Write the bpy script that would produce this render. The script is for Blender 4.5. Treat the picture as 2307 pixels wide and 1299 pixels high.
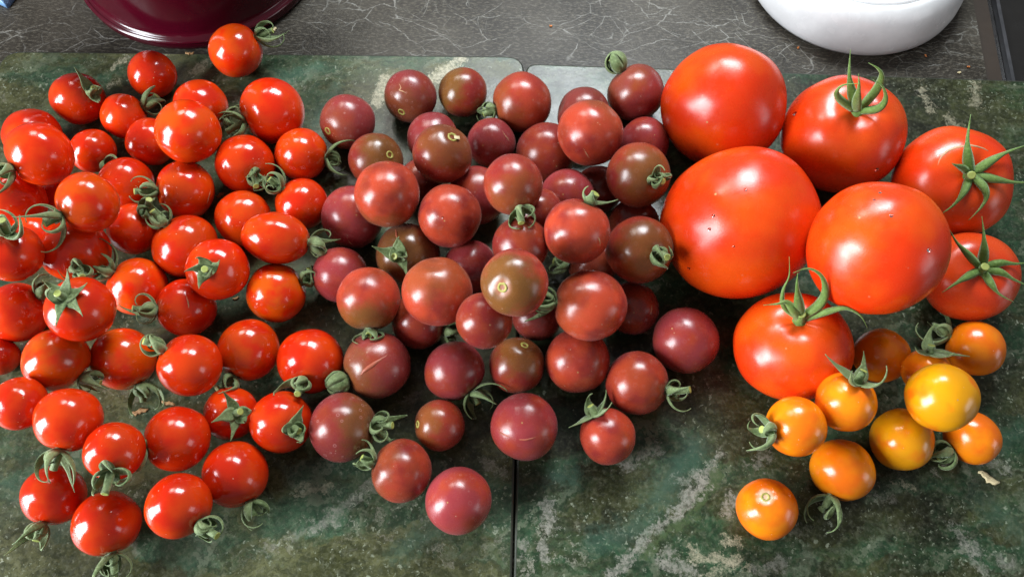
import bpy, bmesh, math, random
from math import sin, cos, pi, radians, sqrt, exp
from mathutils import Vector, Matrix, noise
from mathutils.bvhtree import BVHTree

for o in list(bpy.data.objects):
    bpy.data.objects.remove(o)
scene = bpy.context.scene
C = scene.collection

# ------------------------------------------------------------------ camera
BT = 0.008                      # top of the stone boards above the worktop (m)
PITCH = radians(66)
F, PCX, PCY = 28 / 36 * 2307, 1153.5, 649.5
CZ = Vector((0, -cos(PITCH), sin(PITCH)))      # towards the camera
CU = Vector((0, sin(PITCH), cos(PITCH)))
CR = Vector((1, 0, 0))
CAM = Vector((0, 0, BT)) + CZ * 0.36
cam_d = bpy.data.cameras.new('camera')
cam_d.sensor_width = 36; cam_d.lens = 28; cam_d.clip_start = 0.01; cam_d.clip_end = 50
cam = bpy.data.objects.new('camera', cam_d); C.objects.link(cam)
cam.location = CAM; cam.rotation_euler = (pi / 2 - PITCH, 0, 0)
scene.camera = cam

# ------------------------------------------------------------------ room light
w = bpy.data.worlds.new('World'); scene.world = w; w.use_nodes = True
w.node_tree.nodes['Background'].inputs[0].default_value = (0.95, 0.97, 1.0, 1)
w.node_tree.nodes['Background'].inputs[1].default_value = 0.20

def window_lamp(name, loc, target, sx, sy, power, col):
    l = bpy.data.lights.new(name, 'AREA'); l.shape = 'RECTANGLE'
    l.size = sx; l.size_y = sy; l.energy = power; l.color = col
    o = bpy.data.objects.new(name, l); C.objects.link(o)
    o.location = loc
    o.rotation_euler = (Vector(target) - Vector(loc)).to_track_quat('-Z', 'Y').to_euler()
    return o

# window over the worktop behind, two panes, and a taller window to the left
window_lamp('window_behind', (0.10, 0.50, 0.60), (0, 0, 0), 0.30, 0.20, 8.5, (0.89, 0.955, 1.0))
window_lamp('window_behind', (-0.26, 0.50, 0.60), (-0.1, 0, 0), 0.20, 0.18, 1.8, (1.0, 0.95, 0.88))
window_lamp('window_side', (-1.08, -0.42, 0.66), (0, 0, 0), 0.48, 0.46, 26.0, (0.90, 0.95, 1.0))
window_lamp('window_side', (-1.12, -0.42, 0.17), (0, 0, 0.02), 0.48, 0.44, 24.0, (0.90, 0.95, 1.0))
window_lamp('window_far', (1.5, -0.62, 0.45), (0, 0, 0), 0.55, 0.6, 3.6, (0.95, 0.97, 1.0))

scene.render.engine = 'CYCLES'
scene.cycles.max_bounces = 6; scene.cycles.diffuse_bounces = 3; scene.cycles.glossy_bounces = 3; scene.cycles.transmission_bounces = 4
scene.view_settings.view_transform = 'Standard'
scene.view_settings.look = 'None'
scene.view_settings.exposure = -0.14
scene.view_settings.gamma = 1.0
scene.view_settings.use_curve_mapping = False
scene.render.resolution_x = 1024; scene.render.resolution_y = 576

# ------------------------------------------------------------------ helpers
def ray(px, py):
    return CR * ((px - PCX) / F) + CU * ((PCY - py) / F) - CZ
def on_z(px, py, z):
    r = ray(px, py); return CAM + r * ((z - CAM.z) / r.z)

class NT:
    """small node-tree builder"""
    def __init__(s, name):
        s.m = bpy.data.materials.new(name); s.m.use_nodes = True
        s.t = s.m.node_tree; s.b = s.t.nodes['Principled BSDF']
    def n(s, typ, ins=None, **props):
        nd = s.t.nodes.new(typ)
        for k, v in props.items(): setattr(nd, k, v)
        for k, v in (ins or {}).items(): s.set(nd.inputs[k], v)
        return nd
    def set(s, sock, v):
        if isinstance(v, bpy.types.NodeSocket): s.t.links.new(v, sock)
        elif isinstance(v, (tuple, list)) and sock.type == 'RGBA' and len(v) == 3: sock.default_value = (*v, 1)
        else: sock.default_value = v
    def P(s, **kw):
        for k, v in kw.items(): s.set(s.b.inputs[k.replace('_', ' ')], v)
    def math(s, op, a, b=0.0, c=None, clamp=False):
        nd = s.n('ShaderNodeMath', operation=op, use_clamp=clamp)
        s.set(nd.inputs[0], a); s.set(nd.inputs[1], b)
        if c is not None: s.set(nd.inputs[2], c)
        return nd.outputs[0]
    def vm(s, op, a, b=None, scale=None):
        nd = s.n('ShaderNodeVectorMath', operation=op); s.set(nd.inputs[0], a)
        if b is not None: s.set(nd.inputs[1], b)
        if scale is not None: s.set(nd.inputs['Scale'], scale)
        return nd.outputs['Value'] if op in ('DOT_PRODUCT', 'LENGTH', 'DISTANCE') else nd.outputs[0]
    def noise(s, vec, scale, detail=4, rough=0.5, dist=0.0, color=False):
        nd = s.n('ShaderNodeTexNoise', {'Vector': vec, 'Scale': scale, 'Detail': detail, 'Roughness': rough, 'Distortion': dist})
        return nd.outputs['Color' if color else 'Fac']
    def step(s, v, a, b, lo=0.0, hi=1.0):
        nd = s.n('ShaderNodeMapRange', interpolation_type='SMOOTHSTEP'); s.set(nd.inputs['Value'], v)
        for k, x in (('From Min', a), ('From Max', b), ('To Min', lo), ('To Max', hi)): s.set(nd.inputs[k], x)
        return nd.outputs[0]
    def mix(s, f, a, b, mode='MIX'):
        nd = s.n('ShaderNodeMix', data_type='RGBA', blend_type=mode)
        s.set(nd.inputs[0], f); s.set(nd.inputs[6], a); s.set(nd.inputs[7], b)
        return nd.outputs[2]
    def coord(s): return s.n('ShaderNodeTexCoord').outputs['Object']
    def mapping(s, vec, rot=(0, 0, 0), scale=(1, 1, 1), loc=(0, 0, 0)):
        return s.n('ShaderNodeMapping', {'Vector': vec, 'Rotation': rot, 'Scale': scale, 'Location': loc}).outputs[0]
    def attr(s, name): return s.n('ShaderNodeAttribute', attribute_type='OBJECT', attribute_name=name).outputs['Fac']
    def rnd(s): return s.n('ShaderNodeObjectInfo').outputs['Random']
    def bump(s, h, strength, dist=0.001):
        s.set(s.b.inputs['Normal'], s.n('ShaderNodeBump', {'Height': h, 'Strength': strength, 'Distance': dist}).outputs[0])
    def seg(s, vec, a, b):
        """distance to a segment a-b in the plane"""
        a = Vector((a[0], a[1], 0)); b = Vector((b[0], b[1], 0)); ba = b - a
        pa = s.vm('SUBTRACT', vec, tuple(a))
        h = s.math('DIVIDE', s.vm('DOT_PRODUCT', pa, tuple(ba)), ba.dot(ba), clamp=True)
        return s.vm('LENGTH', s.vm('SUBTRACT', pa, s.vm('SCALE', tuple(ba), scale=h)))

def link(name, verts, faces, mat, parent=None, loc=(0, 0, 0), smooth=True, mats=None):
    me = bpy.data.meshes.new(name); me.from_pydata([tuple(v) for v in verts], [], faces); me.update()
    if smooth: me.polygons.foreach_set('use_smooth', [True] * len(me.polygons))
    for m in ([mat] if mats is None else mats): me.materials.append(m)
    o = bpy.data.objects.new(name, me); C.objects.link(o); o.location = loc
    if parent: o.parent = parent
    return o
def empty(name, loc):
    o = bpy.data.objects.new(name, None); C.objects.link(o); o.location = loc; o.empty_display_size = 0.01
    return o
def tag(o, label, cat, group=None, kind=None):
    o['label'] = label; o['category'] = cat
    if group: o['group'] = group
    if kind: o['kind'] = kind
    return o
def lathe(profile, n=96, close_bottom=True, close_top=False):
    vs, fs = [], []
    for r, z in profile:
        for k in range(n): vs.append((r * cos(2 * pi * k / n), r * sin(2 * pi * k / n), z))
    for i in range(len(profile) - 1):
        for k in range(n):
            a, b = i * n + k, i * n + (k + 1) % n
            fs.append((a, b, b + n, a + n))
    if close_bottom: fs.append(tuple(reversed(range(n))))
    if close_top: fs.append(tuple(range((len(profile) - 1) * n, len(profile) * n)))
    return vs, fs
def circle3(p, q, r):
    ax, ay, bx, by, cx, cy = p.x, p.y, q.x, q.y, r.x, r.y
    d = 2 * (ax * (by - cy) + bx * (cy - ay) + cx * (ay - by))
    ux = ((ax*ax+ay*ay)*(by-cy) + (bx*bx+by*by)*(cy-ay) + (cx*cx+cy*cy)*(ay-by)) / d
    uy = ((ax*ax+ay*ay)*(cx-bx) + (bx*bx+by*by)*(ax-cx) + (cx*cx+cy*cy)*(bx-ax)) / d
    return Vector((ux, uy, 0)), sqrt((ax-ux)**2 + (ay-uy)**2)

# ------------------------------------------------------------------ materials
def marble(name, origin, light, segs):
    t = NT(name); co = t.vm('ADD', t.coord(), tuple(origin))
    warp = t.vm('SCALE', t.vm('SUBTRACT', t.noise(co, 60, 5, 0.65, color=True), (0.5, 0.5, 0.5)), scale=0.022)
    fine = t.vm('SCALE', t.vm('SUBTRACT', t.noise(co, 260, 4, 0.7, color=True), (0.5, 0.5, 0.5)), scale=0.007)
    cw = t.vm('ADD', t.vm('ADD', co, warp), fine)
    diag = t.mapping(cw, rot=(0, 0, radians(-38)), scale=(1, 3.2, 1))
    n1 = t.noise(cw, 26, 8, 0.66, 0.6)
    n2 = t.noise(diag, 13, 6, 0.6, 0.4)
    n3 = t.noise(diag, 34, 7, 0.7, 0.8)
    if light:
        c = t.mix(t.step(n1, 0.34, 0.66), (0.036, 0.040, 0.015), (0.095, 0.100, 0.046))
        c = t.mix(t.math('MULTIPLY', t.step(n2, 0.46, 0.62), 0.85), c, (0.034, 0.078, 0.046))
        c = t.mix(t.math('MULTIPLY', t.step(n3, 0.58, 0.74), 0.7), c, (0.022, 0.025, 0.016))
    else:
        c = t.mix(t.step(n1, 0.36, 0.66), (0.014, 0.015, 0.007), (0.045, 0.052, 0.020))
        c = t.mix(t.math('MULTIPLY', t.step(n2, 0.44, 0.60), 0.9), c, (0.024, 0.062, 0.031))
        c = t.mix(t.math('MULTIPLY', t.step(n3, 0.56, 0.72), 0.8), c, (0.011, 0.011, 0.007))
    c = t.mix(t.math('MULTIPLY', t.step(t.noise(co, 520, 3, 0.6), 0.42, 0.75), 0.35), c, (0.16, 0.17, 0.12))
    n5 = t.noise(t.mapping(cw, rot=(0, 0, radians(-38)), scale=(1, 2.0, 1)), 150, 6, 0.75, 0.3)
    c = t.mix(t.math('MULTIPLY', t.step(n5, 0.40, 0.60), 0.55), t.mix(1.0, c, (0.50, 0.52, 0.50), 'MULTIPLY'), t.mix(1.0, c, (1.55, 1.5, 1.45), 'MULTIPLY'))
    # pale blotches in diagonal drifts
    drift = t.step(t.noise(diag, 11, 3, 0.55), 0.50, 0.66)
    blot = t.math('MULTIPLY', t.step(t.noise(cw, 130, 5, 0.7), 0.575, 0.625), t.step(t.noise(co, 620, 4, 0.75), 0.36, 0.60, 0.3, 1.0))
    c = t.mix(t.math('MULTIPLY', t.math('MULTIPLY', blot, drift), 0.75 if not light else 0.55), c, (0.26, 0.25, 0.20))
    # round pale specks of several sizes
    for sc, thr, amt, off in ((330, 0.26, 0.65, 0.0), (520, 0.30, 0.5, 0.3), (190, 0.17, 0.65, 0.7)):
        vo = t.n('ShaderNodeTexVoronoi', {'Vector': t.vm('ADD', t.vm('ADD', co, fine), (off, off, 0)), 'Scale': sc, 'Randomness': 1.0})
        keep = t.step(t.n('ShaderNodeSeparateColor', {0: vo.outputs['Color']}).outputs[0], 0.52, 0.60)
        dens = t.step(t.noise(t.vm('ADD', diag, (off, 0.2, 0)), 12, 3, 0.6), 0.46, 0.58)
        f = t.math('MULTIPLY', t.math('MULTIPLY', t.step(vo.outputs['Distance'], thr, thr * 0.55), keep), dens)
        c = t.mix(t.math('MULTIPLY', f, amt), c, (0.27, 0.30, 0.22))
    # hairline diagonal veins
    wv = t.n('ShaderNodeTexWave', {'Vector': t.mapping(cw, rot=(0, 0, radians(52))), 'Scale': 9, 'Distortion': 9, 'Detail': 4, 'Detail Scale': 3}, wave_type='BANDS').outputs['Fac']
    vein = t.math('MULTIPLY', t.step(wv, 0.93, 1.0), t.step(n2, 0.45, 0.6))
    c = t.mix(t.math('MULTIPLY', vein, 0.35), c, (0.20, 0.22, 0.15))
    # the individual big veins and patches of this slab
    cseg = t.vm('MULTIPLY', t.vm('ADD', t.vm('ADD', co, t.vm('SCALE', warp, scale=0.3)), fine), (1, 1, 0))
    rag = t.math('ADD', t.math('MULTIPLY', t.math('SUBTRACT', t.noise(co, 210, 6, 0.8), 0.5), 0.016), t.math('MULTIPLY', t.math('SUBTRACT', t.noise(cw, 420, 5, 0.8), 0.5), 0.012))
    grain = t.step(t.noise(co, 620, 4, 0.75), 0.38, 0.62, 0.28, 1.0)
    for (x0, y0, x1, y1, wd, col, amt) in segs:
        d = t.seg(cseg, on_z(x0, y0, BT), on_z(x1, y1, BT))
        f = t.math('MULTIPLY', t.step(t.math('ADD', d, rag), wd * 0.00078, wd * 0.0004), grain) if col not in (TEAL, LEAF) else t.step(t.math('ADD', d, rag), wd * 0.0010, wd * -0.0002)
        c = t.mix(t.math('MULTIPLY', f, amt), c, col)
    t.P(Base_Color=c, Roughness=t.step(t.noise(co, 40, 5, 0.6), 0.3, 0.7, 0.24, 0.36), Specular_IOR_Level=0.3)
    t.bump(t.noise(co, 700, 3, 0.6), 0.10, 0.0006)
    return t.m

def worktop_mat():
    t = NT('worktop laminate'); co = t.coord()
    warp = t.vm('SCALE', t.vm('SUBTRACT', t.noise(co, 11, 3, 0.55, color=True), (0.5, 0.5, 0.5)), scale=0.07)
    fine = t.vm('SCALE', t.vm('SUBTRACT', t.noise(co, 120, 4, 0.7, color=True), (0.5, 0.5, 0.5)), scale=0.004)
    cw = t.vm('ADD', t.vm('ADD', co, warp), fine)
    c = t.mix(t.step(t.noise(co, 18, 5, 0.6), 0.35, 0.65), (0.022, 0.019, 0.015), (0.052, 0.046, 0.037))
    c = t.mix(t.math('MULTIPLY', t.step(t.noise(t.mapping(co, rot=(0, 0, 0.5), scale=(1, 2.2, 1)), 380, 4, 0.7), 0.45, 0.72), 0.6), c, (0.15, 0.135, 0.105))
    for sc, wd, rot, strh, amt, off in ((24, 0.018, 0.9, 2.2, 0.8, 0.0), (30, 0.020, -0.6, 2.6, 0.7, 0.4), (22, 0.014, 2.0, 3.0, 0.7, 0.9), (60, 0.03, 0.3, 1.5, 0.45, 0.8), (17, 0.008, 1.4, 4.0, 0.7, 1.7), (17, 0.008, -0.25, 4.0, 0.7, 2.3)):
        v = t.mapping(t.vm('ADD', cw, (off, off, 0)), rot=(0, 0, rot), scale=(1, strh, 1))
        d = t.n('ShaderNodeTexVoronoi', {'Vector': v, 'Scale': sc, 'Randomness': 1.0}, feature='DISTANCE_TO_EDGE', voronoi_dimensions='2D').outputs['Distance']
        m = t.step(t.noise(t.vm('ADD', co, (off, 0, 0)), 30, 3, 0.6), 0.47, 0.62)
        f = t.math('MULTIPLY', t.step(d, wd, wd * 0.15), m)
        f = t.math('MULTIPLY', f, t.step(t.noise(co, 300, 3, 0.7), 0.30, 0.55))
        c = t.mix(t.math('MULTIPLY', f, amt), c, (0.25, 0.245, 0.22))
    t.P(Base_Color=c, Roughness=0.36, Specular_IOR_Level=0.14)
    t.bump(t.noise(co, 900, 3, 0.6), 0.25, 0.0008)
    return t.m

def simple(name, col, rough, **kw):
    t = NT(name); co = t.coord()
    c = t.mix(t.step(t.noise(co, kw.pop('nscale', 60), 4, 0.6), 0.3, 0.7), tuple(x * 0.86 for x in col), col)
    t.P(Base_Color=c, Roughness=t.step(t.noise(co, 90, 4, 0.6), 0.3, 0.7, rough * 0.85, rough * 1.15), **kw)
    return t.m

def fruit_mat(name, kind):
    t = NT(name); co = t.coord(); rnd = t.rnd()
    sh = t.vm('ADD', co, t.n('ShaderNodeCombineXYZ', {0: t.math('MULTIPLY', rnd, 37.0), 1: t.math('MULTIPLY', rnd, 91.0), 2: t.math('MULTIPLY', rnd, 53.0)}).outputs[0])
    sep = t.n('ShaderNodeSeparateXYZ', {0: co}).outputs
    low = t.noise(sh, 1.1, 3, 0.5)
    if kind == 'red':
        c = t.mix(t.step(low, 0.36, 0.66), (0.57, 0.018, 0.002), (0.64, 0.044, 0.003))
        c = t.mix(t.math('MULTIPLY', t.attr('orange'), t.step(t.noise(sh, 1.6, 2), 0.35, 0.6)), c, (0.55, 0.075, 0.003))
        rough, spec = 0.155, 0.5
    elif kind == 'dark':
        c = t.mix(t.step(low, 0.36, 0.64), (0.215, 0.017, 0.014), (0.28, 0.038, 0.012))
        c = t.mix(t.math('MULTIPLY', t.attr('pink'), t.step(t.noise(sh, 1.3, 2), 0.3, 0.6)), c, (0.42, 0.048, 0.018))
        c = t.mix(t.math('MULTIPLY', t.attr('rosy'), t.step(t.noise(sh, 1.2, 2), 0.25, 0.6)), c, (0.25, 0.030, 0.034))
        c = t.mix(t.math('MULTIPLY', t.attr('murky'), 1.0), c, (0.105, 0.024, 0.012))
        # olive shoulders round the stem end, grained where they fade out
        edge = t.math('ADD', sep[2], t.math('MULTIPLY', t.math('SUBTRACT', t.noise(sh, 2.2, 3), 0.5), 1.0))
        edge = t.math('ADD', edge, t.math('MULTIPLY', t.math('SUBTRACT', t.noise(sh, 45, 2), 0.5), 0.35))
        ol = t.math('MULTIPLY', t.step(edge, 0.05, 0.75), t.math('MULTIPLY', t.attr('olive'), 0.85))
        c = t.mix(ol, c, (0.135, 0.066, 0.012))
        rough, spec = 0.25, 0.5
    elif kind == 'big':
        c = t.mix(t.step(low, 0.36, 0.66), (0.63, 0.030, 0.002), (0.68, 0.068, 0.003))
        c = t.mix(t.math('MULTIPLY', t.step(sep[2], 0.55, 1.0), 0.35), c, (0.66, 0.10, 0.012))
        c = t.mix(t.attr('murky'), c, (0.47, 0.038, 0.010))
        rough, spec = 0.27, 0.5
    else:
        c = t.mix(t.step(low, 0.36, 0.66), (0.72, 0.135, 0.004), (0.76, 0.21, 0.004))
        yl = t.math('MULTIPLY', t.attr('yellow'), t.step(t.math('ADD', t.noise(sh, 1.3, 2), t.math('MULTIPLY', sep[2], -0.12)), 0.32, 0.55))
        c = t.mix(yl, c, (0.68, 0.29, 0.004))
        c = t.mix(t.math('MULTIPLY', t.step(sep[2], 0.75, 1.05), 0.5), c, (0.70, 0.11, 0.004))
        rough, spec = 0.20, 0.5
    c = t.mix(1.0, c, t.n('ShaderNodeCombineColor', {k: t.math('MULTIPLY_ADD', rnd, 0.28, 0.80) for k in (0, 1, 2)}).outputs[0], 'MULTIPLY')
    # tiny golden flecks in the skin
    fl = t.noise(sh, 70 if kind == 'big' else 42, 2, 0.5)
    c = t.mix(t.math('MULTIPLY', t.step(fl, 0.62, 0.78), {'red': 0.10, 'dark': 0.22, 'big': 0.22, 'orange': 0.10}[kind]), c, (0.72, 0.27, 0.06))
    # dried splash rings
    vo = t.n('ShaderNodeTexVoronoi', {'Vector': sh, 'Scale': 5.0, 'Randomness': 1.0})
    ringd = t.math('ABSOLUTE', t.math('SUBTRACT', vo.outputs['Distance'], t.math('MULTIPLY_ADD', t.n('ShaderNodeSeparateColor', {0: vo.outputs['Color']}).outputs[1], 0.16, 0.14)))
    rg = t.math('MULTIPLY', t.step(ringd, 0.05, 0.01), t.step(t.n('ShaderNodeSeparateColor', {0: vo.outputs['Color']}).outputs[0], 0.55, 0.62))
    rg = t.math('MULTIPLY', t.math('MULTIPLY', rg, t.attr('spots')), 0.30)
    c = t.mix(rg, c, (0.62, 0.34, 0.32))
    dv = t.n('ShaderNodeTexVoronoi', {'Vector': t.vm('ADD', sh, (3.3, 1.7, 0.4)), 'Scale': 4.5, 'Randomness': 1.0})
    dust = t.math('MULTIPLY', t.step(dv.outputs['Distance'], 0.085, 0.05), t.step(t.n('ShaderNodeSeparateColor', {0: dv.outputs['Color']}).outputs[2], 0.70, 0.74))
    c = t.mix(t.math('MULTIPLY', dust, 0.15 if kind == 'big' else 0.5), c, (0.78, 0.60, 0.42))
    # blossom-end dot and stem-end halo
    db = t.vm('LENGTH', t.vm('MULTIPLY', t.vm('SUBTRACT', co, (0, 0, -1)), (1, 1, 0.0)))
    under = t.step(sep[2], 0.0, -0.3)
    c = t.mix(t.math('MULTIPLY', t.step(db, 0.020 if kind == 'big' else 0.030, 0.008 if kind == 'big' else 0.012), under), c, (0.42, 0.25, 0.10))
    ds = t.vm('LENGTH', t.vm('MULTIPLY', co, (1, 1, 0.0)))
    halo = t.math('MULTIPLY', t.math('MULTIPLY', t.step(ds, 0.34, 0.16), t.step(sep[2], 0.0, 0.3)), t.attr('halo'))
    c = t.mix(halo, c, (0.62, 0.40, 0.24) if kind == 'orange' else (0.42, 0.16, 0.09))
    ro = t.math('ADD', t.step(t.noise(sh, 5, 4, 0.6), 0.3, 0.7, rough * 0.85, rough * 1.2), t.math('MULTIPLY', rg, 0.3))
    t.P(Base_Color=c, Roughness=ro, Specular_IOR_Level=spec)
    if kind == 'dark':
        t.P(Sheen_Weight=0.05, Sheen_Roughness=0.55, Sheen_Tint=(1.0, 0.75, 0.75))
    if kind == 'red':
        t.P(Coat_Weight=0.15, Coat_Roughness=0.10)
    t.bump(t.noise(sh, 55, 2), {'red': 0.04, 'dark': 0.06, 'big': 0.05, 'orange': 0.05}[kind], 0.0006)
    return t.m

def green_mat(name, a, b):
    t = NT(name); co = t.coord(); rnd = t.rnd()
    c = t.mix(rnd, a, b)
    c = t.mix(t.math('MULTIPLY', t.step(t.noise(co, 900, 4, 0.65), 0.45, 0.75), 0.45), c, tuple(min(1, x * 1.9 + 0.03) for x in b))
    c = t.mix(t.math('MULTIPLY', t.step(t.noise(co, 260, 3, 0.6), 0.55, 0.75), 0.4), c, tuple(x * 0.45 for x in a))
    t.P(Base_Color=c, Roughness=0.55, Specular_IOR_Level=0.35, Sheen_Weight=0.35, Sheen_Roughness=0.4, Sheen_Tint=(0.8, 0.95, 0.75))
    t.bump(t.noise(co, 1400, 3, 0.7), 0.5, 0.0008)
    return t.m

FR = {k: fruit_mat('tomato skin ' + k, k) for k in ('red', 'dark', 'big', 'orange')}
M_SEPAL = green_mat('sepal green', (0.085, 0.130, 0.042), (0.155, 0.205, 0.085))
M_FRESH = green_mat('fresh sepal green', (0.085, 0.165, 0.025), (0.125, 0.215, 0.045))
M_CUT = simple('cut stalk', (0.34, 0.40, 0.10), 0.5, nscale=900)
M_SCAR = simple('stem scar', (0.36, 0.33, 0.07), 0.6, nscale=900)
M_CORK = simple('corky skin', (0.52, 0.30, 0.16), 0.6, nscale=700)
M_DRY = simple('dry husk', (0.42, 0.24, 0.10), 0.7, nscale=600)
M_PALE = simple('pale husk', (0.62, 0.52, 0.30), 0.6, nscale=500)
M_CRUMB = simple('orange crumb', (0.55, 0.18, 0.04), 0.6, nscale=700)
M_MAROON = simple('maroon enamel', (0.050, 0.0015, 0.007), 0.16)
M_WHITE = simple('white glaze', (0.74, 0.75, 0.75), 0.25)
M_BLUE = simple('blue plastic', (0.16, 0.30, 0.52), 0.35)
M_BLACK = simple('black hob', (0.012, 0.011, 0.010), 0.25)
M_STEEL = simple('brushed steel', (0.16, 0.16, 0.17), 0.4, Metallic=1.0)
M_BROWN = simple('brown edging', (0.020, 0.010, 0.003), 0.65)
M_CRACK = simple('split flesh', (0.34, 0.085, 0.045), 0.45, nscale=900)
M_EDGE = simple('polished stone edge', (0.03, 0.035, 0.024), 0.36, nscale=200)
def drop_mat():
    t = NT('water drop'); t.P(Base_Color=(1, 1, 1), Roughness=0.02, Transmission_Weight=1.0, IOR=1.33)
    t.bump(t.noise(t.coord(), 500, 2), 0.02, 0.0002); return t.m
M_DROP = drop_mat()

# ------------------------------------------------------------------ the setting: worktop, hob, boards
edge0, edge1 = on_z(2192, 0, 0), on_z(2222, 166, 0)
ed = (edge0 - edge1) / (edge0.y - edge1.y)
def edge_x(y, dx=0): return edge1.x + ed.x * (y - edge1.y) + dx
def slab(name, quad, z0, z1, mat, parent=None, **kw):
    vs = [(x, y, z0) for x, y in quad] + [(x, y, z1) for x, y in quad]; n = len(quad)
    fs = [tuple(reversed(range(n))), tuple(range(n, 2 * n))] + [(i, (i + 1) % n, n + (i + 1) % n, n + i) for i in range(n)]
    return link(name, vs, fs, mat, parent, smooth=False, **kw)
YA, YB = -0.40, 0.42
wt = slab('worktop', [(-0.75, YA), (edge_x(YA), YA), (edge_x(YB), YB), (-0.75, YB)], -0.03, 0, worktop_mat())
wt['kind'] = 'structure'
hob = empty('hob', (edge_x(0.1, 0.05), 0.1, -0.03))
def hob_part(name, a, b, z0, z1, mat):
    o = slab(name, [(edge_x(YA, a), YA), (edge_x(YA, b), YA), (edge_x(YB, b), YB), (edge_x(YB, a), YB)], z0, z1, mat, hob)
    o.location = -Vector(hob.location); return o
hob_part('side_strip', 0.0005, 0.0085, -0.03, -0.001, M_BROWN)
hob_part('dark_gap', 0.0087, 0.0125, -0.03, -0.004, M_BLACK)  # black strip standing in for the dark of the gap beside the trim
hob_part('metal_trim', 0.0127, 0.0146, -0.03, 0.0, M_STEEL)
hob_part('glass_top', 0.0148, 0.42, -0.03, -0.002, M_BLACK)
tag(hob, 'black hob with thin steel trim strip and brown side strip past the worktop end', 'hob')

def board(name, pts, radii, mat, label):
    """rounded slab with eased upper edge; pts anticlockwise in metres"""
    out = []; n = len(pts)
    for i in range(n):
        p, a, b = Vector(pts[i]), Vector(pts[i - 1]), Vector(pts[(i + 1) % n]); r = radii[i]
        da, db = (a - p).normalized(), (b - p).normalized()
        for k in range(9):
            s = k / 8
            q = (p + da * r) * (1 - s) ** 2 + p * 2 * s * (1 - s) + (p + db * r) * s * s
            out.append(q)
    m = len(out); c = sum(out, Vector((0, 0))) / m
    def inset(d):
        res = []
        for i in range(m):
            tng = (out[(i + 1) % m] - out[i - 1]).normalized(); nrm = Vector((-tng.y, tng.x))
            res.append(out[i] + nrm * d)
        return res
    rings = [(inset(0.0008), 0.0), (out, 0.0008)] + [(inset(0.0010 * (1 - cos(a * pi / 12))), BT - 0.0010 * (1 - sin(a * pi / 12))) for a in range(7)] + [(inset(0.0014), BT)]
    base = Vector((c.x, c.y, 0)); vs = []
    for rg, z in rings: vs += [(q.x - c.x, q.y - c.y, z) for q in rg]
    fs = [tuple(reversed(range(m)))]
    for j in range(len(rings) - 1):
        for i in range(m):
            k = (i + 1) % m; fs.append((j*m+i, j*m+k, j*m+m+k, j*m+m+i))
    fs.append(tuple(range((len(rings)-1)*m, len(rings)*m)))
    o = link(name, vs, fs, None, None, base, smooth=True, mats=[mat(base), M_EDGE])
    o.data.polygons.foreach_set('material_index', [0] + [1] * (len(fs) - 2 - m) + [0] * (m + 1))
    o.data.polygons[len(fs) - 1].use_smooth = False
    return tag(o, label, 'board', 'stone boards under the tomatoes')
P2 = lambda px, py: on_z(px, py, BT).to_2d()
CREAM = (0.40, 0.37, 0.26); GREY = (0.23, 0.225, 0.19); LEAF = (0.048, 0.075, 0.030); DARK = (0.012, 0.013, 0.008); TEAL = (0.055, 0.115, 0.080)
segL = [(870, 180, 845, 232, 5, CREAM, .9), (985, 172, 1045, 128, 4.5, CREAM, .9), (960, 205, 1000, 165, 3, CREAM, .6), (255, 150, 278, 132, 3.5, CREAM, .8),
        (440, 165, 470, 140, 3.2, CREAM, .6), (245, 190, 262, 184, 2.2, CREAM, .6), (350, 125, 365, 122, 2.2, CREAM, .7),
        (720, 1180, 860, 1085, 3.0, GREY, .5), (600, 1240, 720, 1180, 2.5, GREY, .4), (670, 1110, 740, 1095, 2.2, CREAM, .5),
        (1080, 1060, 1150, 1000, 4.5, DARK, .7), (1090, 1040, 1130, 1060, 3.0, GREY, .6), (905, 910, 960, 880, 2.0, GREY, .45),
        (700, 300, 760, 200, 5, TEAL, .4), (900, 1240, 1000, 1180, 9, TEAL, .45), (560, 200, 720, 150, 9, TEAL, .45), (10, 1090, 150, 1180, 10, TEAL, .35)]
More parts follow.
